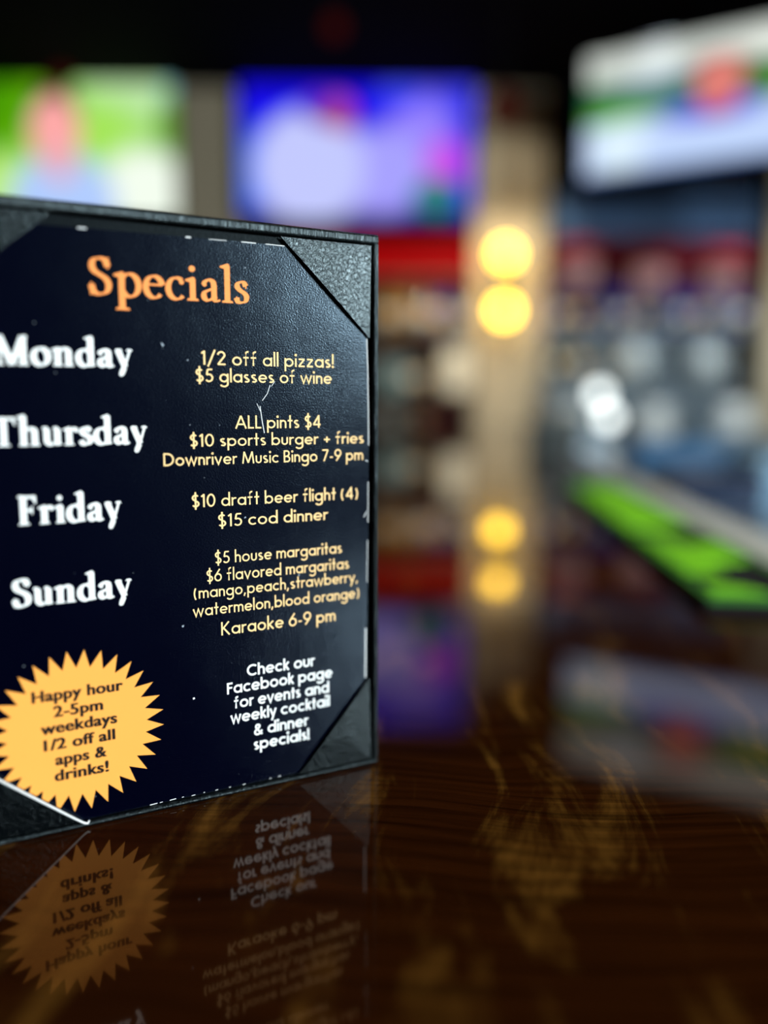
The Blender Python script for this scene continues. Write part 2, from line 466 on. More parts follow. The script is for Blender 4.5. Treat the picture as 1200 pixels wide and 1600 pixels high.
def leather_material(name, col, stretch=(1, 1, 1), rough=.4, spec=.30, bump=.5):
    m = bpy.data.materials.new(name); m.use_nodes = True
    nt = m.node_tree; b = nt.nodes['Principled BSDF']; L = nt.links.new
    b.inputs['Base Color'].default_value = col
    b.inputs['Specular IOR Level'].default_value = spec
    b.inputs['Specular Tint'].default_value = (.7, .92, 1, 1)
    b.inputs['Roughness'].default_value = rough
    tc = nd(nt, 'ShaderNodeTexCoord')
    mp = nd(nt, 'ShaderNodeMapping'); mp.inputs['Scale'].default_value = stretch; mp.inputs['Rotation'].default_value = (0, 0, 0 if stretch[1] != 1 else .5)
    L(tc.outputs['Object'], mp.inputs['Vector'])
    n1 = nd(nt, 'ShaderNodeTexNoise', i_Scale=700.0, i_Detail=5.0, i_Roughness=.6, i_Distortion=.8)
    L(mp.outputs[0], n1.inputs['Vector'])
    bp = nd(nt, 'ShaderNodeBump', i_Strength=bump, i_Distance=.0006)
    L(n1.outputs['Fac'], bp.inputs['Height']); L(bp.outputs[0], b.inputs['Normal'])
    return m


def page_material():
    m = bpy.data.materials.new('navy printed card'); m.use_nodes = True
    nt = m.node_tree; b = nt.nodes['Principled BSDF']; L = nt.links.new
    b.inputs['Roughness'].default_value = .21
    b.inputs['Specular IOR Level'].default_value = .20
    b.inputs['Specular Tint'].default_value = (.55, .8, 1, 1)
    tc = nd(nt, 'ShaderNodeTexCoord')
    v = nd(nt, 'ShaderNodeTexNoise', i_Scale=420.0, i_Detail=1.0)
    L(tc.outputs['Object'], v.inputs['Vector'])
    r = nd(nt, 'ShaderNodeMapRange'); r.inputs[1].default_value = .80; r.inputs[2].default_value = .84
    L(v.outputs['Fac'], r.inputs[0])
    mx = nd(nt, 'ShaderNodeMix', data_type='RGBA')
    mx.inputs[6].default_value = (.0001, .0003, .0045, 1); mx.inputs[7].default_value = (.3, .36, .42, 1)
    L(r.outputs[0], mx.inputs[0]); L(mx.outputs[2], b.inputs['Base Color'])
    n1 = nd(nt, 'ShaderNodeTexNoise', i_Scale=1500.0, i_Detail=3.0)
    L(tc.outputs['Object'], n1.inputs['Vector'])
    n2 = nd(nt, 'ShaderNodeTexNoise', i_Scale=28.0, i_Detail=2.0)
    L(tc.outputs['Object'], n2.inputs['Vector'])
    ad = nd(nt, 'ShaderNodeMath', operation='MULTIPLY_ADD'); ad.inputs[1].default_value = 5.0
    L(n2.outputs['Fac'], ad.inputs[0]); L(n1.outputs['Fac'], ad.inputs[2])
    bp = nd(nt, 'ShaderNodeBump', i_Strength=.26, i_Distance=.0003)
    L(ad.outputs[0], bp.inputs['Height']); L(bp.outputs[0], b.inputs['Normal'])
    return m


def screen_material(name, base, shapes, strength=1.0):
    """a lit television picture: soft shapes (u, v, ru, rv, softness, colour, box?) laid over a base colour."""
    m = bpy.data.materials.new(name); m.use_nodes = True
    nt = m.node_tree; L = nt.links.new
    b = nt.nodes['Principled BSDF']
    b.inputs['Base Color'].default_value = (.004, .004, .005, 1); b.inputs['Roughness'].default_value = .7; b.inputs['Specular IOR Level'].default_value = .05
    uv = nd(nt, 'ShaderNodeTexCoord')
    prev = nd(nt, 'ShaderNodeRGB'); prev.outputs[0].default_value = srgb(*base); prev = prev.outputs[0]
    for sh in shapes:
        u, v, ru, rv, soft, col = sh[:6]; soft *= .6
        s = nd(nt, 'ShaderNodeVectorMath', operation='SUBTRACT'); s.inputs[1].default_value = (u, v, 0)
        L(uv.outputs['UV'], s.inputs[0])
        k = nd(nt, 'ShaderNodeVectorMath', operation='MULTIPLY'); k.inputs[1].default_value = (1 / ru, 1 / rv, 0)
        L(s.outputs[0], k.inputs[0])
        if len(sh) > 6:
            a = nd(nt, 'ShaderNodeVectorMath', operation='ABSOLUTE'); L(k.outputs[0], a.inputs[0])
            sp = nd(nt, 'ShaderNodeSeparateXYZ'); L(a.outputs[0], sp.inputs[0])
            ln = nd(nt, 'ShaderNodeMath', operation='MAXIMUM'); L(sp.outputs[0], ln.inputs[0]); L(sp.outputs[1], ln.inputs[1])
            out = ln.outputs[0]
        else:
            ln = nd(nt, 'ShaderNodeVectorMath', operation='LENGTH'); L(k.outputs[0], ln.inputs[0]); out = ln.outputs['Value']
        r = nd(nt, 'ShaderNodeMapRange', interpolation_type='SMOOTHSTEP')
        r.inputs[1].default_value = 1 - soft; r.inputs[2].default_value = 1 + soft; r.inputs[3].default_value = 1; r.inputs[4].default_value = 0
        L(out, r.inputs[0])
        mx = nd(nt, 'ShaderNodeMix', data_type='RGBA'); mx.inputs[7].default_value = srgb(*col)
        L(r.outputs[0], mx.inputs[0]); L(prev, mx.inputs[6]); prev = mx.outputs[2]
    L(prev, b.inputs['Emission Color']); b.inputs['Emission Strength'].default_value = strength
    return m


WOOD = wood_material()
LEATHER = leather_material('black leatherette', (.0010, .0018, .0024, 1), (1, 1, 1), .215)
RIM = leather_material('black leatherette edge', (.0010, .0018, .0024, 1), (1.3, .16, 1), .31, .34, 1.0)
GROOVE = leather_material('black shaded groove', (.0012, .002, .003, 1), (1, 1, 1), .5, .08, .3)  # sheen cut down to put the groove's shade into the material
PAGE = page_material()
CREAM = mat('cream ink', srgb(255, 214, 150), .6, spec=.2, var=.03)
ORANGE = mat('orange ink', srgb(252, 152, 78), .6, spec=.2, var=.06)
WHITE = mat('white ink', srgb(245, 250, 250), .6, spec=.2, var=.02)
GOLD = mat('golden paper print', srgb(250, 168, 76), .6, spec=.2, var=.06)
BLACKINK = mat('black ink', (.006, .004, .003, 1), .6, spec=.2)
WORN = mat('worn white paper edge', srgb(225, 230, 232), .7, spec=.2)
BLACKPLASTIC = mat('black plastic', (.006, .006, .007, 1), .35)
DARKMETAL = mat('dark metal', (.02, .02, .022, 1), .4, 1)
STEEL = mat('brushed steel', srgb(165, 185, 200), .32, 1)
NAVYWALL = mat('dark navy paint', (.0018, .0026, .007, 1), .9, spec=.05, bump=(60, .2, .002))
BLACKCEIL = mat('black ceiling paint', (.0012, .0012, .002, 1), .9, spec=.03)
FLOOR = mat('dark tile floor', (.012, .010, .009, 1), .5)
TAN = mat('tan plaster', srgb(185, 172, 145), .8, bump=(40, .3, .003))
TVLIT = mat('television lit blue grey', srgb(58, 92, 132), .7)  # television's light on the wall, put into the base colour
REDPANEL = mat('red lit panel', (.05, .0005, .001, 1), .8, spec=.05, emit=(1, .002, .003, 1), estr=.30)
DIMRED = mat('dull red painted valance', srgb(84, 18, 28), .8, spec=.1)
VIOLET = mat('violet lit back panel', srgb(98, 88, 180), .7)  # purple glow on the panel, put into its base colour
GREYPANEL = mat('grey blue back panel', srgb(140, 155, 165), .55)
BROWNWOOD = mat('brown shelf wood', (.075, .04, .022, 1), .5)
RUBBER = mat('black rubber', (.004, .006, .009, 1), .8, spec=.2)
LIME = mat('lime green rubber print', srgb(128, 215, 30), .8, spec=.15)
MOSS = mat('darker green rubber rim', srgb(70, 140, 55), .8, spec=.15)
AMBER = mat('amber glass lamp', (.9, .5, .1, 1), .3, emit=(1, .60, .04, 1), estr=11.0)
GLINTGLOW = mat('white glint glow', (.8, .8, .8, 1), .4, emit=(.93, 1, .96, 1), estr=3.2)  # bright glints on glassware, given as emission
CHINA = mat('white china', srgb(225, 230, 228), .25)
DIMGLOW = mat('dim red lamp glass', (.010, .001, .001, 1), .9, spec=.03, emit=(1, .06, .02, 1), estr=.035)
REDSHADE = mat('red lampshade', srgb(130, 20, 30), .8, spec=.1)
PINKGLOW = mat('pinkish frosted glass', srgb(200, 150, 150), .5, emit=(.6, .33, .33, 1), estr=.22)
BLUETUB = mat('blue plastic', srgb(70, 125, 170), .4)
NAVYTUB = mat('navy plastic', srgb(14, 32, 62), .4)
def glass_mat(name, col, tr=.75): return mat(name, col, .06, trans=tr, var=.02)
RAIL = mat('dull aluminium', srgb(205, 210, 206), .5, .25)
# ---------------------------------------------------------------- the room
YB = 6.8; XL, XR, YF, ZC = -4.6, 3.6, -4.0, 3.55
struct('floor', box(bmesh.new(), XL, XR, YF, YB, -.1, 0), FLOOR)
struct('ceiling', box(bmesh.new(), XL, XR, YF, YB, ZC, ZC + .1), BLACKCEIL)
struct('wall_back', box(bmesh.new(), XL, XR, YB, YB + .1, 0, ZC), NAVYWALL)
struct('wall_left', box(bmesh.new(), XL - .1, XL, YF, YB, 0, ZC), NAVYWALL)
struct('wall_front', box(bmesh.new(), XL, XR, YF - .1, YF, 0, ZC), NAVYWALL)
bm = bmesh.new()                                        # right wall with an opening for the added window
box(bm, XR, XR + .1, YF, -2.0, 0, ZC); box(bm, XR, XR + .1, -1.0, YB, 0, ZC)
box(bm, XR, XR + .1, -2.0, -1.0, 0, 1.65); box(bm, XR, XR + .1, -2.0, -1.0, 2.65, ZC)
struct('wall_right', bm, NAVYWALL)
bm = bmesh.new()
for a, b, c, d in ((-2.0, -1.0, 1.65, 1.7), (-2.0, -1.0, 2.6, 2.65), (-2.0, -1.95, 1.7, 2.6), (-1.05, -1.0, 1.7, 2.6), (-1.52, -1.48, 1.7, 2.6)):
    box(bm, XR + .03, XR + .07, a, b, c, d)
win = struct('added_window_1', bm, DARKMETAL)  # unseen window, added to house the key light
bxo('added_window_pane', (XR + .045, XR + .051, -1.95, -1.05, 1.7, 2.6), glass_mat('window glass', (.9, .95, 1, 1), 1), win)
for k, px in enumerate((331, 791, 1248)):
    p = at(px, 600, 6.5)
    struct('trim_%d' % (k + 1), box(bmesh.new(), p.x - .27, p.x + .27, 6.5, YB, 0, ZC, .01), TAN)

# ---------------------------------------------------------------- bar counter (runs away from the viewer, slightly to the right)
RZ = -math.atan(.094)
BAR_O = Vector((.252, .628, BAR))


def onbar(x, y, z=0):
    return BAR_O + Matrix.Rotation(RZ, 3, 'Z') @ Vector((x, y, z))


bar = thing('bar_counter', 'long dark varnished wooden bar counter under the menu', 'bar counter', (BAR_O.x, BAR_O.y, 0), RZ)
obj('bar_top', box(bmesh.new(), -1.25, .185, -1.45, 5.25, BAR - .045, BAR, .006), WOOD, bar)
obj('bar_front', box(bmesh.new(), -1.0, .12, -1.35, 5.15, 0, BAR - .045), mat('dark stained panel', (.02, .009, .004, 1), .5), bar)
rail = obj('drip_rail', box(bmesh.new(), .122, .182, -1.45, 5.25, BAR, BAR + .004, .001), RAIL, bar)
rail['label'] = 'pale metal drip rail'

mt = thing('bar_mat', 'long black and lime green rubber bar mat on the right of the bar', 'bar mat', BAR_O, RZ)
obj('mat_base', box(bmesh.new(), 0, .108, 0, .915, 0, .009, .002), RUBBER, mt)
bm = bmesh.new()
for x0, x1, y0, y1 in ((.006, .102, .006, .022), (.006, .012, .022, .893), (.096, .102, .022, .893), (.006, .102, .893, .909)):
    box(bm, x0, x1, y0, y1, .009, .0115)
obj('mat_rim', bm, MOSS, mt)['label'] = 'darker green raised rim'
bm = bmesh.new()
for vs in ([(.016, .37), (.092, .40), (.092, .88), (.016, .88)], [(.016, .11), (.048, .11), (.050, .165), (.092, .18), (.092, .285), (.052, .262), (.016, .325)],
           [(.016, .033), (.060, .033), (.040, .06), (.016, .06)]):
    f0 = [bm.verts.new((x, y, .0092)) for x, y in vs]; f1 = [bm.verts.new((x, y, .0112)) for x, y in vs]
    bm.faces.new(f1); bm.faces.new(f0[::-1])
    for i in range(len(vs)):
        j = (i + 1) % len(vs); bm.faces.new((f0[i], f0[j], f1[j], f1[i]))
obj('mat_print', bm, LIME, mt)['label'] = 'lime green printed panels'

# ---------------------------------------------------------------- the menu
W, HT = .172, .235
PHI, LEAN = .48123, .00625
O = Vector((-.00321, .36100, BAR))
menu = thing('menu_board', 'black leatherette specials menu standing on the bar in sharp focus', 'menu',
             O + Vector((-math.cos(PHI), -math.sin(PHI), 0)) * (W / 2), 0)
menu.rotation_euler = (-LEAN, 0, PHI)
UP = (math.pi / 2, 0, 0)


def upright(o):
    o.rotation_euler = UP
    return o


U = lambda u: W / 2 - u / 1000                         # millimetres from the right edge
upright(obj('cover_board', box(bmesh.new(), -W / 2, W / 2, 0, HT, -.009, 0, .0018), GROOVE, menu))
bm = bmesh.new()
for x0, x1, y0, y1 in ((-W / 2, W / 2, HT - .0042, HT), (-W / 2, W / 2, 0, .0022), (-W / 2, -W / 2 + .003, .0015, HT - .003), (W / 2 - .0027, W / 2, .0015, HT - .003)):
    box(bm, x0, x1, y0, y1, -.0006, .0029, .0011)
upright(obj('rim', bm, RIM, menu))

# the printed card
outline = [(167.5, 2.4), (60, 2.6), (6.0, 2.8), (5.4, 40), (4.2, 100), (4.0, 145), (4.6, 180), (5.2, 227.0), (60, 227.2), (120, 226.6), (167.5, 226.4)]
bm = bmesh.new()
top = [bm.verts.new((U(u), v / 1000, .0007)) for u, v in outline]
bot = [bm.verts.new((U(u), v / 1000, .0001)) for u, v in outline]
bm.faces.new(top); bm.faces.new(bot[::-1])
for i in range(len(top)):
    j = (i + 1) % len(top); bm.faces.new((top[i], bot[i], bot[j], top[j]))
page = upright(obj('page', bm, PAGE, menu))
page['label'] = 'navy printed specials card'
# worn edges of the card and small scratches
def wear(pts, wd, z=.00075, name='worn_edge'):
    bm = bmesh.new()
    ribbon(bm, [(U(u), v / 1000) for u, v in pts], lambda a: wd / 1000, lambda x, y, z_: (x, y, z_), z)
    obj(name, bm, WORN, page)['label'] = 'white ' + ('scratch' if name == 'scratch' else 'worn edge')
wear([(5.0, 192), (4.5, 178), (4.2, 160), (4.1, 146)], .35); wear([(4.3, 130), (4.4, 112)], .28); wear([(4.6, 104), (4.9, 85)], .25); wear([(5.5, 64), (5.7, 41)], .55)
wear([(42, 227.1), (50, 227.15)], .3); wear([(54, 227.1), (60, 227.1)], .35); wear([(66, 227), (73, 226.9)], .2); wear([(80, 226.9), (82, 226.9)], .5); wear([(118, 226.5), (121, 226.5)], .5)
wear([(49, 171.6), (50.3, 168), (52.5, 165.2)], .28, name='scratch'); wear([(53.5, 163), (52.6, 156.5), (51.8, 152)], .34, name='scratch'); wear([(54.8, 164), (53.4, 161)], .2, name='scratch'); wear([(47, 173), (48.5, 171)], .2, name='scratch')
wear([(5.0, 117), (6.4, 114.5)], .3, name='scratch'); wear([(5.6, 139.5), (4.3, 139)], .3, name='scratch')
for u, v, l in ((103, 2.6, 3.0), (99, 2.7, 1.2), (95, 2.8, 2.6), (90, 2.9, .8), (86, 2.7, 1.6), (81, 2.9, .6), (76, 2.8, 1.2), (70, 2.8, .7), (64, 2.7, 1.2), (52, 2.8, .8), (48, 2.9, 1.2)):
    wear([(u, v), (u - l, v + .12)], .34 if l > 2 else .24)
wear([(84.3, 44.2), (83.5, 44.4)], .8, name='scratch')

LINES = [
    (ORANGE, (.155, .05), 'heading_lettering', 'orange heading reading Specials', ('Specials', 118.17, 57.4, 203.3, 13.63)),
    (WHITE, (.20, .07), 'day_lettering', 'white lettering reading Monday', ('Monday', 150.69, 103.39, 177.29, 10.22)),
    (WHITE, (.20, .07), 'day_lettering', 'white lettering reading Thursday', ('Thursday', 153.25, 98.92, 148.6, 10.24)),
    (WHITE, (.20, .07), 'day_lettering', 'white lettering reading Friday', ('Friday', 145.98, 109.53, 119.94, 10.6)),
    (WHITE, (.20, .07), 'day_lettering', 'white lettering reading Sunday', ('Sunday', 149.22, 106.82, 89.65, 10.4)),
] + [(CREAM, 'sans', 'offer_lettering', 'cream line of lettering', t) for t in (
    ('1/2 off all pizzas!', 77.31, 20.67, 179.06, 5.45), ('$5 glasses of wine', 79.64, 21.6, 172.36, 5.24),
    ('ALL pints $4', 64.01, 26.75, 153.95, 5.3), ('$10 sports burger + fries', 82.63, 6.5, 147.03, 5.0),
    ('Downriver Music Bingo 7-9 pm', 93.11, 6.82, 139.76, 5.0), ('$10 draft beer flight (4)', 82.55, 9.33, 122.86, 5.28),
    ('$15 cod dinner', 72.08, 23.78, 114.4, 5.28), ('$5 house margaritas', 73.78, 17.16, 99.34, 5.05),
    ('$6 flavored margaritas', 77.4, 13.78, 92.1, 5.1), ('(mango,peach,strawberry,', 82.8, 9.4, 85.74, 5.0),
    ('watermelon,blood orange)', 83.26, 8.78, 78.4, 5.03), ('Karaoke 6-9 pm', 71.83, 20.4, 69.26, 5.6))] + [
    (WHITE, 'bold', 'notice_lettering', 'bold white line of lettering', t) for t in (
    ('Check our', 61.24, 30.65, 50.21, 4.9), ('Facebook page', 69.98, 22.1, 43.66, 4.9), ('for events and', 67.09, 23.69, 37.07, 4.9),
    ('weekly cocktail', 68.62, 23.43, 30.66, 4.9), ('& dinner', 58.65, 33.94, 23.6, 4.9), ('specials!', 58.77, 33.39, 17.17, 4.87))]
for m_, st, nm, lb, (t, u0, u1, v, cap) in LINES:
    o = text_mesh(nm, t, st, U(u0), U(u1), v / 1000, cap / 1000, m_, page, .00082)
    o['label'] = lb if 'reading' in lb else lb + ' reading ' + t

# golden starburst with black lettering
bm = bmesh.new()
c0 = bm.verts.new((U(128.5), .0387, .0010))
ring = []
for k in range(64):
    a = math.radians(84.5 + k * 360 / 64); r = .0322 if k % 2 == 0 else .0322 * .785
    ring.append(bm.verts.new((U(128.5) + r * math.cos(a), .0387 + r * math.sin(a), .0010)))
low = [bm.verts.new((q.co.x, q.co.y, .00072)) for q in ring]
for k in range(64):
    j = (k + 1) % 64
    bm.faces.new((c0, ring[k], ring[j])); bm.faces.new((ring[k], low[k], low[j], ring[j]))
burst = upright(obj('starburst', bm, GOLD, menu)); burst['label'] = 'golden spiky starburst'
for t, u0, u1, v, cap in (('Happy hour', 144.57, 111.82, 52.61, 4.6), ('2-5pm', 137.26, 119.56, 45.97, 4.5), ('weekdays', 142.07, 114.5, 39.74, 4.6),
                          ('1/2 off all', 141.25, 115.49, 33.19, 4.5), ('apps &', 137.46, 118.88, 26.89, 4.5), ('drinks!', 137.98, 118.41, 20.54, 4.6)):
    o = text_mesh('happy_hour_lettering', t, 'block', U(u0), U(u1), v / 1000, cap / 1000, BLACKINK, burst, .00106)
    o['label'] = 'black lettering reading ' + t


def pocket(corner, p_h, p_v, th=.0027):
    """triangular corner pocket: outer corner and the two ends of its diagonal edge, in mm (u, v)."""
    bm = bmesh.new(); N = 26
    A, B, D = [Vector((U(u), v / 1000)) for u, v in (corner, p_h, p_v)]
    def dist(p, a, b):
        d = (b - a); return abs(d.x * (p.y - a.y) - d.y * (p.x - a.x)) / d.length
    grid = {}
    for i in range(N + 1):
        for j in range(N + 1 - i):
            p = A + (B - A) * (i / N) + (D - A) * (j / N)
            e = min(dist(p, A, B), dist(p, A, D))
            z = .0019 + (th - .0019) * min(1, e / .012)
            grid[i, j] = bm.verts.new((p.x, p.y, z))
    for i in range(N):
        for j in range(N - i):
            bm.faces.new((grid[i, j], grid[i + 1, j], grid[i, j + 1]))
            if i + j < N - 1:
                bm.faces.new((grid[i + 1, j], grid[i + 1, j + 1], grid[i, j + 1]))
    nrm = (B - D).orthogonal().normalized()
    edge = [grid[i, N - i] for i in range(N + 1)]
    low = [bm.verts.new((q.co.x, q.co.y, .0008)) for q in edge]
    for i in range(N):
        bm.faces.new((edge[i], edge[i + 1], low[i + 1], low[i]))
    o = upright(obj('corner_pocket', bm, LEATHER, menu, True))
    md = o.modifiers.new('edge', 'EDGE_SPLIT'); md.split_angle = math.radians(50)
    return o


pocket((3.4, 230.4), (44.0, 230.4), (4.2, 192))['label'] = 'upper right corner pocket'
pocket((3.4, 2.6), (38.5, 2.6), (4.2, 41))['label'] = 'lower right corner pocket'
pocket((168.5, 230.4), (130, 230.4), (168.5, 198))['label'] = 'upper left corner pocket'
pk = pocket((168.5, 2.6), (128.5, 2.6), (168.5, 36)); pk['label'] = 'lower left corner pocket'
bm = bmesh.new()
tube(bm, [(U(126.6), .0024, .002), (U(127.2), .0016, .0026), (U(128.6), .0022, .0028), (U(132), .0049, .0029), (U(142), .0132, .0029), (U(156), .0250, .0029), (U(168), .0352, .0028)], .00042)
e = obj('pocket_edge', bm, WORN, pk, True); e['label'] = 'white worn edge of the pocket'
# ---------------------------------------------------------------- televisions
def television(name, label, wd, ht, loc, rz, scr, bracket):
    t = thing(name, label, 'television', loc, rz)
    bm = bmesh.new()
    for x0, x1, z0, z1 in ((-wd / 2 - .018, wd / 2 + .018, ht, ht + .018), (-wd / 2 - .018, wd / 2 + .018, -.028, 0), (-wd / 2 - .018, -wd / 2, 0, ht), (wd / 2, wd / 2 + .018, 0, ht)):
        box(bm, x0, x1, -.012, .03, z0, z1, .004)
    obj('bezel', bm, BLACKPLASTIC, t)
    obj('back_shell', box(bmesh.new(), -wd / 2 - .01, wd / 2 + .01, .01, .06, -.02, ht + .01, .01), BLACKPLASTIC, t)
    bm = bmesh.new(); uvl = bm.loops.layers.uv.new('UVMap')
    vs = [bm.verts.new(q) for q in ((-wd / 2, 0, 0), (wd / 2, 0, 0), (wd / 2, 0, ht), (-wd / 2, 0, ht))]
    f = bm.faces.new(vs)
    for l, q in zip(f.loops, ((0, 0), (1, 0), (1, 1), (0, 1))): l[uvl].uv = q
    obj('screen', bm, scr, t)
    bm = bmesh.new()
    for q in bracket: box(bm, *q)
    obj('mounting_bracket', bm, DARKMETAL, t)
    return t


def px_uv(x0, x1, y0, y1):
    return lambda px, py: ((px - x0) / (x1 - x0), (y1 - py) / (y1 - y0))


YT = 6.42; k = YT / 1280
q = px_uv(-78, 270, 118, 342)
R = lambda px, py, rx, ry, soft, col, *b, q=q: (*q(px, py), rx / 348, ry / 224, soft, col, *b)
scr1 = screen_material('television picture with presenter on green', (112, 188, 10), [
    R(-40, 160, 90, 90, .6, (70, 150, 0)), R(205, 160, 75, 60, .7, (190, 232, 170)), R(150, 230, 80, 60, .7, (165, 230, 90)), R(225, 300, 70, 60, .6, (245, 255, 240)),
    R(20, 300, 60, 50, .8, (190, 240, 130)), R(262, 205, 16, 40, .8, (90, 150, 10)), R(265, 140, 14, 30, .8, (130, 190, 190)),
    R(100, 320, 78, 72, .35, (178, 205, 255)), R(97, 132, 24, 34, .6, (30, 50, 5)), R(92, 195, 36, 40, .4, (70, 60, 30)), R(92, 218, 38, 50, .35, (255, 170, 168)), R(98, 262, 22, 25, .5, (230, 175, 190))], 1.0)
p = at(96, 342, YT)
television('television', 'wall television showing a presenter in light blue on bright green, left above the menu', 348 * k, 224 * k, p, 0, scr1, [(-.2, .2, .06, YB - YT, .4, .7)])
q = px_uv(386, 730, 112, 345)
R = lambda px, py, rx, ry, soft, col, *b, q=q: (*q(px, py), rx / 344, ry / 233, soft, col, *b)
scr2 = screen_material('television picture with blue studio', (22, 10, 235), [
    R(560, 112, 190, 34, .6, (20, 0, 165), 1), R(690, 150, 50, 50, .7, (60, 60, 235)), R(400, 290, 40, 70, .8, (60, 110, 245)), R(558, 342, 190, 14, .6, (48, 0, 130), 1),
    R(652, 232, 52, 62, .6, (150, 130, 255)), R(590, 275, 85, 60, .5, (168, 162, 255)), R(487, 270, 82, 84, .3, (196, 202, 255)), R(510, 185, 34, 22, .6, (95, 40, 190)),
    R(533, 192, 22, 24, .5, (178, 62, 110)), R(688, 262, 30, 34, .6, (205, 85, 235)), R(676, 310, 36, 26, .45, (40, 128, 120)), R(620, 160, 30, 24, .7, (60, 70, 250))], 1.0)
p = at(558, 345, YT)
television('television', 'wall television showing a figure in white on deep blue, above the menu corner', 344 * k, 233 * k, p, 0, scr2, [(-.2, .2, .06, YB - YT, .4, .7)])
scr3 = screen_material('television picture with presenter over a white band', (215, 222, 214), [
    (.5, .60, .62, .17, .25, (44, 112, 70), 1), (.14, .47, .15, .07, .6, (110, 186, 20)), (.33, .70, .2, .05, .7, (90, 120, 150)), (.86, .56, .16, .1, .6, (110, 160, 30)),
    (.5, .20, .62, .225, .18, (196, 217, 255), 1), (.15, .22, .1, .2, .8, (225, 245, 255)), (.52, .42, .2, .09, .5, (92, 100, 232)), (.545, .44, .07, .07, .6, (170, 40, 130)),
    (.55, .78, .115, .06, .5, (150, 80, 60)), (.545, .62, .095, .19, .4, (226, 128, 118)), (.5, -.02, .62, .05, .6, (44, 100, 175), 1), (.85, .87, .25, .1, .8, (240, 245, 235))], 1.0)
d3 = math.atan2(-.509, .861)
pl = at(912, 281, 5.3)
pc = pl + Vector((.861, -.509, 0)) * .70
television('television', 'large tilted-away television showing a presenter over a white band, hung at upper right', 1.4, .70, pc, d3, scr3,
           [(-.05, .05, .05, .12, .3, 3.55 - pc.z), (-.2, .2, .05, .10, .25, .6)])

# ---------------------------------------------------------------- pillar lamp
p = at(784, 446, 6.5)
sc = thing('wall_sconce', 'wall lamp with two glowing amber globes on the middle tan pillar', 'wall lamp', p)
obj('back_plate', box(bmesh.new(), -.05, .05, -.025, 0, -.30, .30, .006), DARKMETAL, sc)
for dz in (.205, -.205):
    obj('globe', lathe(bmesh.new(), ball(.078, 0, 18), 32), AMBER, sc, True).location = (0, -.17, dz)
    a = obj('arm', tube(bmesh.new(), [(0, -.02, dz), (0, -.09, dz)], .012), DARKMETAL, sc)

# small dim red hanging lamps
def dim_lamp(px, py, Y, r, label):
    p = at(px, py, Y)
    t = thing('pendant_lamp', label, 'lamp', p, 0, 'dim red hanging lamps')
    obj('cord', tube(bmesh.new(), [(0, 0, r), (0, 0, ZC - p.z)], .004), BLACKPLASTIC, t)
    obj('lamp_globe', lathe(bmesh.new(), ball(r, 0, 14), 24), DIMGLOW, t, True)
dim_lamp(523, 42, 4.2, .05, 'dim red globe lamp hanging high above the blue television')
dim_lamp(97, 125, 5.0, .055, 'dim red globe lamp hanging before the top of the green television')
dim_lamp(785, 168, 4.7, .09, 'largest dim red globe lamp, hanging before the top of the middle pillar')

# ---------------------------------------------------------------- bottles
def bottle(name, label, glass, lab, cap, loc, group, r=.04, h=.30, neck=.014):
    t = thing(name, label, 'bottle', loc, 0, group)
    prof = [(0, 0), (r, 0), (r, h * .60), (r * .9, h * .66), (neck * 1.3, h * .76), (neck, h * .80), (neck, h * .94), (neck * 1.2, h * .945), (0, h * .95)]
    obj('bottle_body', lathe(bmesh.new(), prof), glass, t, True)
    obj('paper_label', lathe(bmesh.new(), [(r + .0005, h * .18), (r + .001, h * .18), (r + .001, h * .50), (r + .0005, h * .50)]), lab, t, True)
    obj('cap', lathe(bmesh.new(), [(0, h * .94), (neck * 1.35, h * .94), (neck * 1.35, h), (0, h)]), cap, t)
    return t


# left shelving unit with the red lit header
xa, xb = at(440, 600, 6.2).x, at(738, 600, 6.2).x
def zy(py, Y=6.2, px=660): return at(px, py, Y).z
SH = thing('shelving_unit', 'brown bottle shelving with a red lit header left of the middle pillar', 'shelf', ((xa + xb) / 2, 6.35, 0))
hw = (xb - xa) / 2
z0, z1, z2, z3, z4 = zy(700), zy(612), zy(522), zy(434), zy(374)
obj('base_cabinet', box(bmesh.new(), -hw, hw, -.2, .4, 0, z0 - .03), BROWNWOOD, SH)
for z in (z0, z1, z2, z3):
    obj('shelf_board', box(bmesh.new(), -hw, hw, -.2, .36, z - .03, z), BROWNWOOD, SH)
for x in (-hw, hw - .025):
    obj('side_panel', box(bmesh.new(), x, x + .025, -.19, .38, z0, z3 - .03), BROWNWOOD, SH)
obj('back_panel', box(bmesh.new(), -hw + .025, hw - .025, .36, .38, z0, z3 - .03), mat('dark brown panel', (.10, .06, .04, 1), .6), SH)
h = obj('lit_header', box(bmesh.new(), -hw, hw, -.16, .3, z3, z4, .01), REDPANEL, SH); h['label'] = 'glowing red header panel'

KIND = {
    'mustard': ('mustard yellow', glass_mat('mustard glass', srgb(205, 150, 40), .3)), 'tan': ('tan brown', glass_mat('tan glass', srgb(190, 140, 95), .3)),
    'violet': ('violet', glass_mat('violet glass', srgb(90, 30, 160), .3)), 'brown': ('dark brown', glass_mat('brown glass', srgb(80, 45, 25), .3)),
    'cream': ('cream', mat('cream glazed bottle', srgb(225, 212, 185), .3)), 'teal': ('teal', glass_mat('teal glass', srgb(95, 140, 140), .3)),
    'red': ('dark red', glass_mat('red glass', srgb(140, 20, 40), .3)), 'clear': ('clear', glass_mat('clear glass', srgb(220, 232, 238), .8)),
    'blue': ('blue', glass_mat('blue glass', srgb(50, 70, 170), .4)), 'olive': ('olive green', glass_mat('olive glass', srgb(95, 100, 45), .4)),
}
LABELS = [mat('white paper label', srgb(225, 220, 205), .7), mat('buff paper label', srgb(200, 165, 110), .7), mat('grey paper label', srgb(130, 140, 140), .7)]
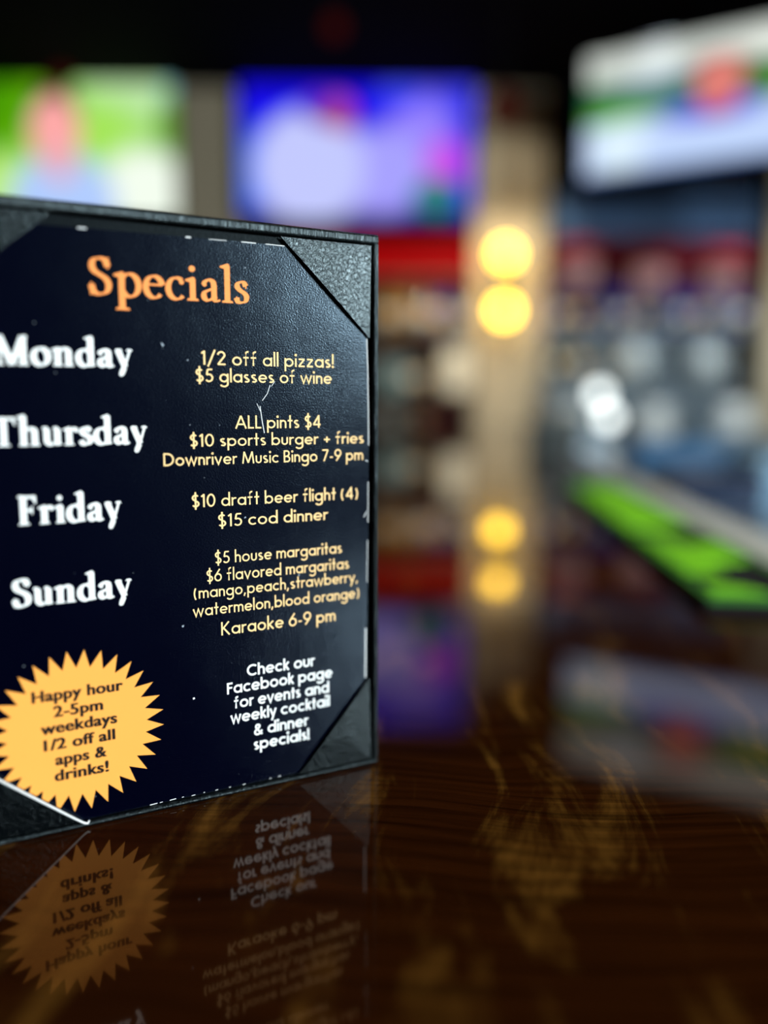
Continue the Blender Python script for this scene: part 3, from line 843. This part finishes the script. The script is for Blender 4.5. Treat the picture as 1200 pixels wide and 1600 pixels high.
CAPS = [mat('black cap', (.01, .01, .01, 1), .4), mat('red cap', srgb(170, 25, 30), .4), mat('gold cap', srgb(200, 160, 70), .35, .8)]
ORD = ['first', 'second', 'third', 'fourth', 'fifth', 'sixth', 'seventh', 'eighth', 'ninth', 'tenth']
def row(seq, px0, step, Y, z, where, group, r=.04, h=.3):
    for i, kd in enumerate(seq):
        if kd is None: continue
        x = at(px0 + i * step, 600, Y).x
        adj, gm = KIND[kd]
        bottle('liquor_bottle', '%s bottle, %s from the left on the %s' % (adj, ORD[i], where), gm, LABELS[i % 3], CAPS[(i + len(kd)) % 3], (x, Y, z), group, r, h * (1 + .04 * ((i * 7) % 3 - 1)))
row(['mustard', 'mustard', 'tan', 'tan', 'violet', 'violet', 'brown'], 600, 20.5, 6.25, z2, 'top shelf of the brown shelving', 'bottles on the brown top shelf', .043, .36)
row(['teal', 'brown', 'brown'], 640, 20, 6.32, z1, 'middle shelf of the brown shelving', 'bottles on the brown middle shelf', .038, .30)
row(['brown', 'tan', 'red', 'red', 'brown'], 640, 20, 6.30, z0, 'bottom shelf of the brown shelving', 'bottles on the brown bottom shelf', .042, .33)

def carton(label, px0, px1, py0, z, Y, dp, m, lidm):
    x0, x1 = at(px0, 600, Y).x, at(px1, 600, Y).x; hh = at(640, py0, Y).z - z
    t = thing('carton', label, 'box', ((x0 + x1) / 2, Y, z)); wd = (x1 - x0) / 2
    obj('carton_body', box(bmesh.new(), -wd, wd, 0, dp, 0, hh * .82, .004), m, t)
    obj('carton_lid', box(bmesh.new(), -wd - .004, wd + .004, -.004, dp + .004, hh * .82, hh, .004), lidm, t)
CARD = mat('cream carton', srgb(232, 224, 200), .7); TEALC = mat('grey teal carton', srgb(110, 140, 142), .7); REDC = mat('dark red carton', srgb(100, 22, 34), .7); GREYC = mat('grey carton', srgb(120, 128, 124), .7)
carton('grey teal lidded carton at the left of the middle shelf', 594, 632, 565, z1, 6.16, .2, TEALC, GREYC)
carton('cream lidded carton at the right of the middle shelf', 694, 733, 540, z1, 6.16, .2, CARD, CARD)
carton('grey lidded carton at the left of the bottom shelf', 594, 630, 650, z0, 6.16, .2, GREYC, GREYC)

# ---------------------------------------------------------------- right back bar
xa2, xb2 = at(858, 600, 6.3).x, at(1172, 600, 6.3).x
BB = thing('back_bar', 'back bar with dull red valance and violet panel between two tan pillars', 'back bar', ((xa2 + xb2) / 2, 6.3, 0))
hw2 = (xb2 - xa2) / 2
def z6(py, Y=6.3): return at(1000, py, Y).z
c0, s1, s2, v0, v1, f1 = z6(692), z6(592), z6(512), z6(436), z6(368), z6(300)
obj('base_cabinet', box(bmesh.new(), -hw2, hw2, -.25, .48, 0, c0 - .04), BROWNWOOD, BB)
obj('countertop', box(bmesh.new(), -hw2, hw2, -.30, .48, c0 - .04, c0, .005), STEEL, BB)
obj('lower_back_panel', box(bmesh.new(), -hw2, hw2, .40, .42, c0, s2 - .02), GREYPANEL, BB)['label'] = 'grey blue lower back panel'
obj('upper_back_panel', box(bmesh.new(), -hw2, hw2, .40, .42, s2 - .02, v0), VIOLET, BB)['label'] = 'upper back panel coloured as if violet lit'
for z in (s1, s2):
    obj('shelf_board', box(bmesh.new(), -hw2, hw2, .12, .40, z - .02, z), GREYPANEL, BB)
obj('valance', box(bmesh.new(), -hw2, hw2, .05, .42, v0, v1, .01), DIMRED, BB)['label'] = 'dull red valance'
obj('fascia', box(bmesh.new(), -hw2, hw2, .0, .42, v1, f1, .01), TVLIT, BB)['label'] = 'blue grey fascia'
row(['olive', 'violet', 'blue', 'violet', 'clear', 'blue', 'violet', 'blue', 'clear', 'violet'], 872, 31, 6.5, s2, 'top shelf of the violet back bar', 'bottles on the violet back bar', .045, .32)
row(['olive', 'olive', None, 'clear', 'clear', 'clear', None, 'clear', 'clear'], 872, 31, 6.5, s1, 'lower shelf of the back bar', 'bottles on the lower back bar shelf', .045, .33)

for i, (px, py, lb) in enumerate(((905, 396, 'left'), (1018, 404, 'middle'), (1130, 404, 'right'))):
    p = at(px, py, 5.7)
    t = thing('shade_lamp', 'red shaded lamp with pinkish glass, %s of three over the back bar' % lb, 'lamp', p, 0, 'red shaded lamps over the back bar')
    obj('lamp_shade', lathe(bmesh.new(), [(.05, .07), (.13, .05), (.15, -.06), (.147, -.06), (.127, .045), (.05, .065)]), REDSHADE, t, True)
    obj('lamp_glass', lathe(bmesh.new(), [(.03, .06), (.10, -.02), (.125, -.09), (.10, -.19), (.05, -.22), (0, -.225)]), PINKGLOW, t, True)
    obj('cord', tube(bmesh.new(), [(0, 0, .06), (0, 0, ZC - p.z)], .005), BLACKPLASTIC, t)

# added glowing globes and white ware in place of glints on glassware
p = at(945, 692, 5.85)
def on_counter(px, Y): return Vector((at(px, 600, Y).x, Y, c0))
t = thing('glint_globes', 'two glowing white globes in place of glassware glints on the back bar counter', 'lamp', on_counter(945, 6.05))
obj('glint_base', lathe(bmesh.new(), [(0, 0), (.06, 0), (.06, .015), (.012, .03), (.012, .10), (0, .10)]), STEEL, t, True)
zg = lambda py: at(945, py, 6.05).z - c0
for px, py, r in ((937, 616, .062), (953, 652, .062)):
    obj('globe', lathe(bmesh.new(), ball(r, 0, 16), 28), GLINTGLOW, t, True).location = (at(px, 600, 6.05).x - at(945, 600, 6.05).x, 0, zg(py))
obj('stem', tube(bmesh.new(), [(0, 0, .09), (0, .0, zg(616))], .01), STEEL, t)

def pitcher(label, loc, s):  # white body standing in for a dimmer glint on glassware
    t = thing('pitcher', label, 'pitcher', loc, 0, 'white pitchers in place of glints on the back bar')
    pr = [(0, 0), (.075, 0), (.092, .06), (.088, .13), (.066, .19), (.072, .24), (.068, .24), (.060, .19), (.08, .13), (.084, .06), (0, .012)]
    obj('pitcher_body', lathe(bmesh.new(), [(a * s, b * s) for a, b in pr]), CHINA, t, True)
    obj('handle', tube(bmesh.new(), [(.07 * s, 0, .20 * s), (.12 * s, 0, .19 * s), (.13 * s, 0, .13 * s), (.09 * s, 0, .06 * s)], .009 * s), CHINA, t, True)
pitcher('white china pitcher in place of a glint, left end of the counter', on_counter(888, 6.15), 1.25)
pitcher('white china pitcher in place of a glint, in the middle of the back bar counter', on_counter(1030, 6.1), 1.2)
pitcher('white china pitcher in place of a glint, nearest the right pillar on the counter', on_counter(1150, 6.05), 1.3)

def jar(label, loc, s):  # pale jar put where glassware only glints
    t = thing('glass_jar', label, 'jar', loc, 0, 'round glass jars in place of glints on the back bar shelf')
    obj('jar_body', lathe(bmesh.new(), [(0, 0), (.07 * s, 0), (.10 * s, .06 * s), (.10 * s, .13 * s), (.065 * s, .19 * s), (.06 * s, .2 * s), (0, .2 * s)]), mat('frosted glass', srgb(215, 226, 228), .35, trans=.25), t, True)
    obj('lid', lathe(bmesh.new(), [(0, .2 * s), (.068 * s, .2 * s), (.068 * s, .225 * s), (.02 * s, .235 * s), (.02 * s, .26 * s), (0, .26 * s)]), STEEL, t, True)
jar('frosted glass jar in place of a glint, left of two on the back bar shelf', (at(990, 600, 6.38).x, 6.36, s1), 1.25)
jar('frosted glass jar in place of a glint, right of two on the back bar shelf', (at(1096, 600, 6.38).x, 6.36, s1), 1.15)

# ---------------------------------------------------------------- bartender's side
WC = thing('work_counter', 'stainless steel work counter behind the right side of the bar', 'counter', (BAR_O.x, BAR_O.y, 0), RZ)
obj('worktop', box(bmesh.new(), .42, 1.6, 1.5, 5.0, .86, .90, .005), STEEL, WC)
obj('backsplash', box(bmesh.new(), 1.57, 1.6, 1.5, 5.0, .90, 1.05), STEEL, WC)
obj('undershelf_cabinet', box(bmesh.new(), .46, 1.6, 1.55, 4.95, 0, .86), mat('grey steel cabinet', srgb(70, 80, 88), .4, .8), WC)
def tub(label, x, y, wd, dp, hh, m, lidm):
    p = onbar(x, y); t = thing('bar_tub', label, 'tub', (p.x, p.y, .90), RZ)
    bm = bmesh.new(); v = []
    for s, z in ((.9, 0), (1, hh), (1.06, hh), (1.06, hh + .01), (.95, hh + .01), (.86, .01)):
        v.append([bm.verts.new((a * wd * s / 2, b * dp * s / 2, z)) for a, b in ((-1, -1), (1, -1), (1, 1), (-1, 1))])
    for A, B in zip(v, v[1:]):
        for i in range(4): bm.faces.new((A[i], A[(i + 1) % 4], B[(i + 1) % 4], B[i]))
    bm.faces.new(v[0][::-1]); bm.faces.new(v[-1])
    obj('tub_body', bm, m, t)
    if lidm: obj('tub_lid', box(bmesh.new(), -wd * .5, wd * .5, -dp * .5, dp * .5, hh + .01, hh + .03, .006), lidm, t)
tub('lidded blue tub on the steel counter, left of the navy tub', .75, 3.2, .40, .5, .13, BLUETUB, BLUETUB)
tub('navy tub on the steel counter behind the mat', .62, 2.2, .30, .40, .10, NAVYTUB, None)
tub('pale blue tub on the steel counter in the middle', 1.02, 2.5, .34, .42, .11, mat('pale blue plastic', srgb(150, 190, 215), .4), mat('pale blue lid', srgb(160, 200, 220), .4))
tub('dark navy lidded tub at the right end of the steel counter', 1.36, 2.35, .28, .5, .12, NAVYTUB, NAVYTUB)

# black caddy and napkins at the bar
p = onbar(.10, 2.05)
cd = thing('bar_caddy', 'dark grey bar caddy with napkins and straws beyond the green mat', 'caddy', p, RZ)
obj('caddy_body', box(bmesh.new(), -.075, .085, -.05, .05, 0, .10, .006), mat('dark grey plastic', srgb(60, 66, 66), .4), cd)
obj('napkin_block', box(bmesh.new(), -.01, .078, -.04, .04, .10, .125, .003), mat('grey napkin paper', srgb(125, 130, 126), .8), cd)['label'] = 'grey paper napkins'
for i in range(5):
    obj('straw', tube(bmesh.new(), [(-.06 + .008 * i, -.02 + .01 * (i % 3), .09), (-.064 + .012 * i, -.03 + .014 * (i % 3), .20)], .0028), CAPS[0], cd)
